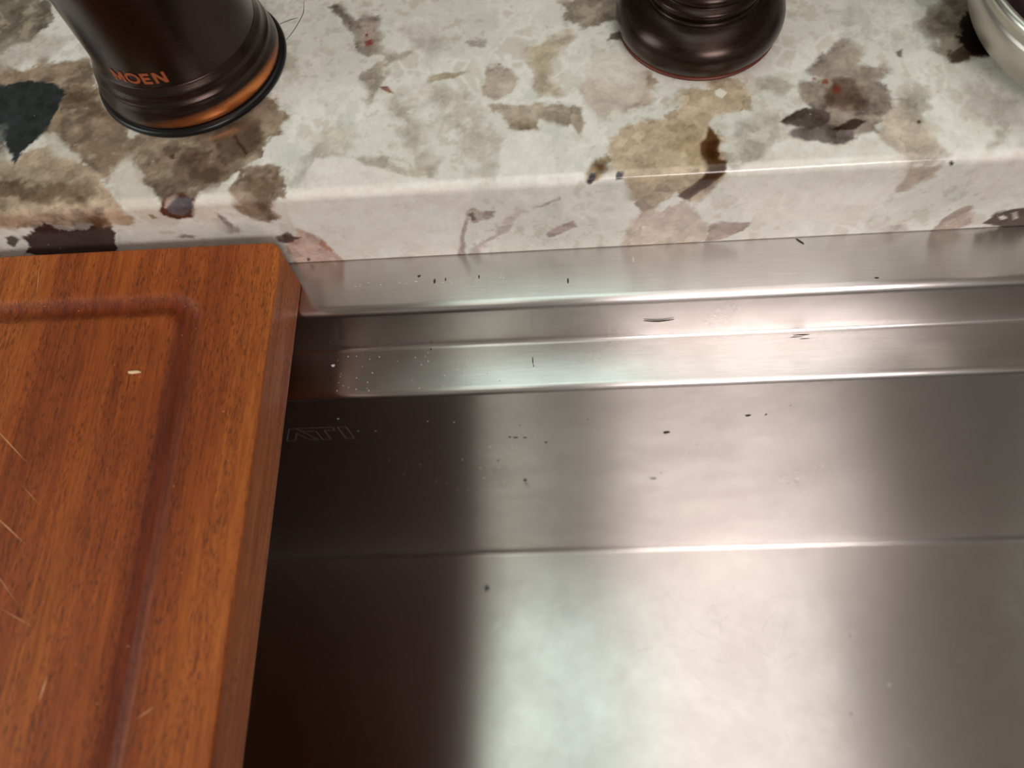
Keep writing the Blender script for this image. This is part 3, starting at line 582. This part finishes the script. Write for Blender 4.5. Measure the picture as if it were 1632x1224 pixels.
# ---------------------------------------------------------------- cutting board
def rrect(x0, x1, y0, y1, r, m=10):
    P = []
    for cx, cy, a0 in ((x1-r, y1-r, 0), (x0+r, y1-r, 90), (x0+r, y0+r, 180), (x1-r, y0+r, 270)):
        for k in range(m+1):
            a = math.radians(a0+90*k/m); P.append((cx+r*math.cos(a), cy+r*math.sin(a)))
    return P
def cutting_board():
    X1, X0, Y1, Y0 = -73.0, -393.0, -4.6, -425.4; ZT, ZB = -12.5, -29.95
    rings = []; gx0, gy0 = 18.2, 14.4
    def ring(ix, iy, r, z): rings.append([(x, y, z) for x, y in rrect(X0+ix, X1-ix, Y0+iy, Y1-iy, max(r, .3))])
    ring(.8, .8, 3.4, ZB); ring(.2, .2, 4, ZB+.25); ring(0, 0, 4.2, ZB+.9); ring(0, 0, 4.2, ZB+1.0); ring(0, 0, 4.2, ZT-.9)
    ring(0, 0, 4.2, ZT-.8); ring(.1, .1, 4.1, ZT-.35); ring(.35, .35, 3.9, ZT-.08); ring(.8, .8, 3.5, ZT); ring(.95, .95, 3.4, ZT); ring(gx0-1.3, gy0-1.3, 10.6, ZT)
    # juice groove: a half-round channel
    gw = 7.4; gx, gy, gr = 18.2, 14.4, 9.5
    N = 16
    ring(gx-1.0, gy-1.0, gr+1, ZT)
    for k in range(N+1):
        t = k/N; z = ZT - 1.2*math.sin(math.pi*t)**1.3
        ring(gx+gw*t, gy+gw*t, gr-gw*t*.75, z)
    ring(gx+gw+1, gy+gw+1, 2, ZT); 
    n = len(rings[0]); V = [p for r_ in rings for p in r_]; F = []
    for i in range(len(rings)-1):
        for k in range(n):
            a, b = i*n+k, i*n+(k+1) % n; F.append((a, b, b+n, a+n))
    F.append(tuple(reversed(range(n)))); F.append(tuple(range((len(rings)-1)*n, len(rings)*n)))
    o = mesh_obj('cutting_board', V, F, WOOD, None, True, (-233, -215, -29.95))
    o.data.polygons.foreach_set('use_smooth', [len(p.vertices) == 4 for p in o.data.polygons])
    me = o.data; ga = me.attributes.new('groove', 'FLOAT', 'POINT')
    ga.data.foreach_set('value', [max(0, min(.75, (ZT-v[2])*1.0)) if v[2] > ZT-2 and abs(v[0]+233) < 146 and abs(v[1]+215) < 198 else 0 for v in V])
    md = o.modifiers.new('shade', 'EDGE_SPLIT'); md.split_angle = math.radians(35)
    tag(o, 'thick reddish brown wooden cutting board with a juice groove lying across the sink', 'cutting board')
    # knife scratches, each a hair-thin pale cut
    def cut(a, b, wd):
        a, b = Vector(a), Vector(b); d = (b-a).normalized(); nn = Vector((-d.y, d.x))*wd/2; q = a.lerp(b, .5)
        return [(a.x, a.y, ZT+.04), (q.x+nn.x, q.y+nn.y, ZT+.04), (b.x, b.y, ZT+.04), (q.x-nn.x, q.y-nn.y, ZT+.04)], [(0, 3, 2, 1)]
    C = [cut((-141, -54), (-128, -65.4), .28), cut((-134, -77), (-123.4, -84.9), .3), cut((-139.7, -8.8), (-138.2, -17.8), .25),
         cut((-90.2, -122), (-86.3, -119.4), .28), cut((-125.7, -99), (-116.7, -103.2), .18), cut((-111.2, -113.0), (-111.8, -118.5), .5), cut((-132, -88), (-121, -99), .15), cut((-129, -70), (-122, -76), .12)]
    r = random.Random(5)
    for k in range(26):
        x, y = -150+r.random()*72, -125+r.random()*110; C.append(cut((x, y), (x+.3+.4*r.random(), y+.4*(r.random()-.5)), .22))
    V, F = join(C)
    s = mesh_obj('knife_scratches', V, F, simple('bare_wood_cut', (.62, .30, .13), .6), o, smooth=False); s['kind'] = 'stuff'; s['label'] = 'pale knife scratches'
    return o
cutting_board()

# ---------------------------------------------------------------- faucet
def attr(o, fn):
    a = o.data.attributes.new('worn', 'FLOAT', 'POINT'); a.data.foreach_set('value', [float(fn(v.co)) for v in o.data.vertices])
FX, FY = -100.4, 48.4
faucet = thing('kitchen_faucet', (FX*MM, FY*MM, 0), 'oil-rubbed bronze kitchen faucet with copper showing at its flared base', 'faucet')
V, F = lathe([(25.6, 0.02), (26.6, .1), (26.9, .6), (26.8, 1.3), (26.2, 1.8), (24.0, 1.9)], FX, FY); mesh_obj('base_gasket', V, F, RUBBER, faucet)
prof = spline([(24.6, 1.9), (25.3, 2.2), (25.6, 3.2), (25.5, 4.5), (25.1, 6.0), (24.7, 7.2), (24.5, 8.4), (24.1, 9.0), (23.7, 9.8), (23.4, 11.2), (22.9, 12.2), (22.5, 13), (22.25, 14), (22.2, 20), (22.3, 40), (22.2, 80), (21.6, 120), (20, 127), (17.4, 130), (14.5, 133)], 6)
V, F = lathe(prof, FX, FY, 160); bd = mesh_obj('faucet_body', V, F, BRONZE, faucet)
def worn(c):
    z = c.z/MM; a = math.atan2(c.y, c.x)-math.radians(-46); k = max(0, math.cos(a))
    thin = max(0, 1-abs(z-2.5)/.9)*(.25+.4*k)
    return min(1, thin+(k**3)*max(0, min(1, (6.3*(.55+.45*k)-z)/1.6))*1.15)
attr(bd, worn)
# raised word on the body
def word_on_body():
    def st(a, b, w=.62):
        a, b = Vector(a), Vector(b); d = (b-a).normalized(); nn = Vector((-d.y, d.x))*w/2; m = 5; q = []
        for k in range(m+1): p = a.lerp(b, k/m); q += [p+nn, p-nn]
        return q, [(2*k, 2*k+1, 2*k+3, 2*k+2) for k in range(m)]
    H, W = 3.4, 2.9; S = []; x = 0
    def put(seg, ox):
        for a, b, *w in seg: S.append(st((a[0]+ox, a[1]), (b[0]+ox, b[1]), *(w or [.8])))
    put([((.3, 0), (.3, H)), ((.4, H-.2), (1.7, .6)), ((1.7, .6), (3.0, H-.2)), ((3.1, 0), (3.1, H))], 0)
    N = 16; O = [(5.9+1.7*math.cos(2*math.pi*k/N), H/2+1.42*math.sin(2*math.pi*k/N)) for k in range(N+1)]
    for k in range(N): S.append(st(O[k], O[k+1], .75))
    put([((.3, 0), (.3, H)), ((.3, .38), (2.3, .38)), ((.3, H/2), (2.1, H/2)), ((.3, H-.38), (2.3, H-.38))], 8.5)
    put([((.3, 0), (.3, H)), ((.4, H-.1), (2.7, .1)), ((2.8, 0), (2.8, H))], 11.7)
    tot = 14.9; V, F = [], []; a0 = math.radians(-98.5)
    z0 = 14.8; R = 22.36
    for q, f in S:
        k = len(V)
        for p in q:
            a = a0+(p.x-tot/2)/R; V.append((FX+R*math.cos(a), FY+R*math.sin(a), z0+p.y))
        F += [tuple(i+k for i in g) for g in f]
    return V, F
V, F = word_on_body(); wd = mesh_obj('maker_lettering', V, F, simple('copper_lettering', (.34, .085, .03), .55, .1), faucet, smooth=False); wd['label'] = 'copper capital letters'
# neck, spray head, side lever
path = [(FX, FY, 131)] + [(FX, FY, z) for z in (150, 190, 230, 265)]
for k in range(1, 19):
    a = math.pi*k/18; path.append((FX, FY-85+85*math.cos(a), 265+85*math.sin(a)))
path.append((FX, FY-170, 250)); V, F = tube(path, 12.5, 48); nk = mesh_obj('neck', V, F, BRONZE, faucet)
V, F = lathe(spline([(15, 165), (17.5, 168), (18.5, 180), (17, 215), (15, 240), (13.2, 252)], 6), FX, FY-170, 64); mesh_obj('spray_head', V, F, BRONZE, faucet)
V, F = tube([(FX-20, FY+6, 92), (FX-34, FY+10, 92), (FX-44, FY+13, 94)], [9, 9, 8], 32); lv = mesh_obj('handle_hub', V, F, BRONZE, faucet)
V, F = tube([(FX-42, FY+12, 96), (FX-50, FY+14, 120), (FX-66, FY+18, 165), (FX-70, FY+19, 172)], [5, 4.2, 5.2, 3], 24); mesh_obj('handle_lever', V, F, BRONZE, faucet)

# ---------------------------------------------------------------- soap dispenser
DX, DY = 41.0, 51.2
disp = thing('soap_dispenser', (DX*MM, DY*MM, 0), 'dark bronze soap dispenser with a rounded base ring near the middle of the worktop', 'soap dispenser')
V, F = lathe([(20.6, .02), (21.3, .15), (21.45, .5), (21.2, .9), (20.5, 1.0)], DX, DY); mesh_obj('base_ring', V, F, COPPER, disp)['label'] = 'thin copper edge ring'
prof = spline([(20.6, .9), (21.2, 1.3), (21.9, 2.6), (22.3, 4.4), (22.1, 6.4), (21.2, 8.3), (19.6, 9.9), (17.6, 11.0), (15.6, 11.6), (14.9, 11.8), (14.6, 12.2), (14.7, 12.8), (15.0, 13.6), (14.8, 14.6), (13.9, 15.2), (13.3, 15.5), (13.4, 16.2), (13.2, 17.2), (12.2, 18.4), (11.6, 20), (11.4, 24), (11.2, 34), (11.6, 44), (12.6, 50), (12.8, 54), (11.8, 57), (9, 58)], 6)
V, F = lathe(prof, DX, DY, 144); b2 = mesh_obj('dispenser_body', V, F, BRONZE, disp); attr(b2, lambda c: max(0, 1-abs(c.z/MM-1.2)/.7)*.6)
V, F = lathe([(5, 57), (5, 70), (9, 70.5), (11, 73), (11, 79), (9, 82), (4, 83)], DX, DY, 48); mesh_obj('pump_head', V, F, BRONZE, disp)
V, F = tube([(DX+6, DY+2, 77), (DX+30, DY+10, 79), (DX+52, DY+17, 76), (DX+56, DY+18, 70)], [5, 4.6, 4, 3.6], 24); mesh_obj('pump_spout', V, F, BRONZE, disp)

# ---------------------------------------------------------------- small metal bowl
BX, BY = 146.0, 37.0
NICK = simple('satin_nickel', (.52, .49, .43), .34, .85)
bowl = thing('metal_bowl', (BX*MM, BY*MM, 0), 'small satin metal bowl with a rolled rim at the right end of the worktop', 'bowl')
outer = spline([(29, .02), (31, .4), (34.5, 2.6), (38.0, 5.6), (40.2, 9.5), (41.0, 13), (41.0, 15.0), (40.7, 15.6), (40.6, 16.4), (41.4, 20.0)], 6)
V, F = lathe(outer + [(40.4, 20.0), (39.4, 16), (38.2, 12), (35, 6), (30, 3.2), (20, 2.6)], BX, BY, 160); mesh_obj('bowl_shell', V, F, NICK, bowl)
rp = [(42.0+1.1*math.cos(math.radians(a)), 20.4+1.1*math.sin(math.radians(a))) for a in range(-150, 211, 24)]
V, F = lathe(rp, BX, BY, 160, False); mesh_obj('rim', V, F, simple('bright_rim', (.72, .72, .64), .25, .9), bowl)['label'] = 'bright rolled rim'
V, F = lathe(spline([(10, 2.7), (24, 3.2), (28.5, 6), (29, 9), (26, 12), (10, 13.5), (2, 13.8)], 6), BX+0, BY+1, 64)
sc = mesh_obj('scrub_pad', V, F, simple('plum_scrubber', (.03, .012, .02), .8), None, True, (BX, BY+1, 2.7)); tag(sc, 'dark plum round scrub pad sitting inside the metal bowl', 'scrub pad')

# ---------------------------------------------------------------- loose bits
def hair(pts, r, name, label, grp=None):
    P = [Vector(p) for p in pts]; Q = []
    for i in range(len(P)-1):
        p0, p1, p2, p3 = P[max(i-1, 0)], P[i], P[i+1], P[min(i+2, len(P)-1)]
        for k in range(6):
            t = k/6; Q.append(.5*((2*p1)+(p2-p0)*t+(2*p0-5*p1+4*p2-p3)*t*t+(3*p1-p0-3*p2+p3)*t**3))
    Q.append(P[-1]); n = len(Q)
    V, F = tube(Q, [r*(.35+.65*math.sin(math.pi*(i+.5)/n)) for i in range(n)], 6)
    return tag(mesh_obj(name, V, F, HAIR, None, True, pts[0]), label, 'hair', grp)
HAIR = simple('dark_hair', (.02, .014, .012), .5)
hair([(24.2, -17.9, -41.3), (28.4, -17.9, -42.0), (32.8, -17.9, -41.3)], .22, 'loose_hair', 'short dark curved hair stuck to the upright step between the two sink ledges')
hair([(-70.9, 71, .12), (-70.6, 66, .12), (-72.4, 60, .12), (-74.4, 55.8, .12)], .09, 'loose_hair', 'fine dark curved hair on the granite right of the faucet base')
hair([(-77.0, 62.4, .12), (-74.6, 63.6, .12), (-72.0, 64.4, .12)], .09, 'loose_hair', 'tiny straight hair crossing the curved one right of the faucet base')
hair([(66.9, -.3, -29.85), (68.8, -2.2, -29.85)], .16, 'loose_hair', 'short dark bristle on the upper ledge tight against the granite')
def crumb(name, c, ax, mat, label, cat, seed):
    bm = bmesh.new(); bmesh.ops.create_icosphere(bm, subdivisions=2, radius=1); r = random.Random(seed)
    for v in bm.verts: q = .8+.4*r.random(); v.co = Vector((v.co.x*ax[0]*q, v.co.y*ax[1]*q, v.co.z*ax[2]*q))
    mz = min(v.co.z for v in bm.verts)
    for v in bm.verts: v.co = v.co*MM; v.co.z -= mz*MM
    me = bpy.data.meshes.new(name); bm.to_mesh(me); bm.free(); me.materials.append(mat)
    me.polygons.foreach_set('use_smooth', [True]*len(me.polygons))
    o = bpy.data.objects.new(name, me); col.objects.link(o); o.location = Vector(c)*MM; return tag(o, label, cat)
crumb('crumb', (-43.8, -53.4, -262), (1.0, 1.5, .8), simple('black_crumb', (.015, .01, .01), .7), 'small black crumb on the sink floor near the rear wall', 'crumb', 3)
fl = crumb('wood_sliver', (-106.3, -42.1, -12.5), (1.9, .45, .25), simple('pale_sliver', (.85, .62, .36), .6), 'pale sliver lying on the cutting board inside the groove', 'sliver', 5)

# ---------------------------------------------------------------- room around
PAINT = simple('ceiling_paint', (.42,.37,.31), .9); CAB = simple('cabinet_paint', (.16, .11, .08), .5); TILE = simple('floor_oak', (.20, .13, .08), .5)
def struct_box(name, b, mat):
    V, F = box(*b); return structure(mesh_obj(name, V, F, mat, None, False))
struct_box('ceiling', (-2500, 2500, -2500, 2200, 1500, 1560), PAINT)
struct_box('floor', (-2500, 2500, -2500, 2200, -960, -910), TILE)
struct_box('wall_back', (-2500, 2500, 2150, 2200, -910, 1500), simple('wall_paint', (.3,.25,.2), .85))
cab = thing('base_cabinet', (0, 0, -.91), 'dark base cabinet carrying the granite worktop', 'cabinet')
V, F = join([box(-880, 830, 560, 580, -910, -32), box(-880, -862, -480, 560, -910, -32), box(812, 830, -480, 560, -910, -32), box(-862, 812, -480, 560, -830, -812)])
mesh_obj('cabinet_box', V, F, CAB, cab, False)
for x in (-862, -304, 254):
    V, F = box(x+2, x+556, -500, -481, -810, -40); d = mesh_obj('door', V, F, CAB, cab, False)
    V, F = tube([(x+278-40, -512, -90), (x+278+40, -512, -90)], 5, 16); mesh_obj('door_handle', V, F, BRONZE, d)
for (x0, x1, y0, y1, c, e), lab in zip(PANELS, ('cool white lit ceiling panel above the sink', 'warm white lit ceiling panel beside the cool one above the sink', 'narrow cool white lit ceiling panel behind the viewer', 'wide warm white lit ceiling panel behind the viewer')):
    pn = thing('ceiling_panel_light', ((x0+x1)/2*MM, (y0+y1)/2*MM, 1.5), lab, 'ceiling light')
    V, F = join([box(x0-4, x0, y0-4, y1+4, 1490, 1500), box(x1, x1+4, y0-4, y1+4, 1490, 1500), box(x0, x1, y0-4, y0, 1490, 1500), box(x0, x1, y1, y1+4, 1490, 1500)])
    mesh_obj('panel_frame', V, F, PAINT, pn, False)
    V, F = box(x0, x1, y0, y1, 1493, 1499)
    em = simple('panel_diffuser', (.8, .8, .8), .5, 0, **{'Emission Color': (*c, 1), 'Emission Strength': e}); mesh_obj('diffuser', V, F, em, pn, False)
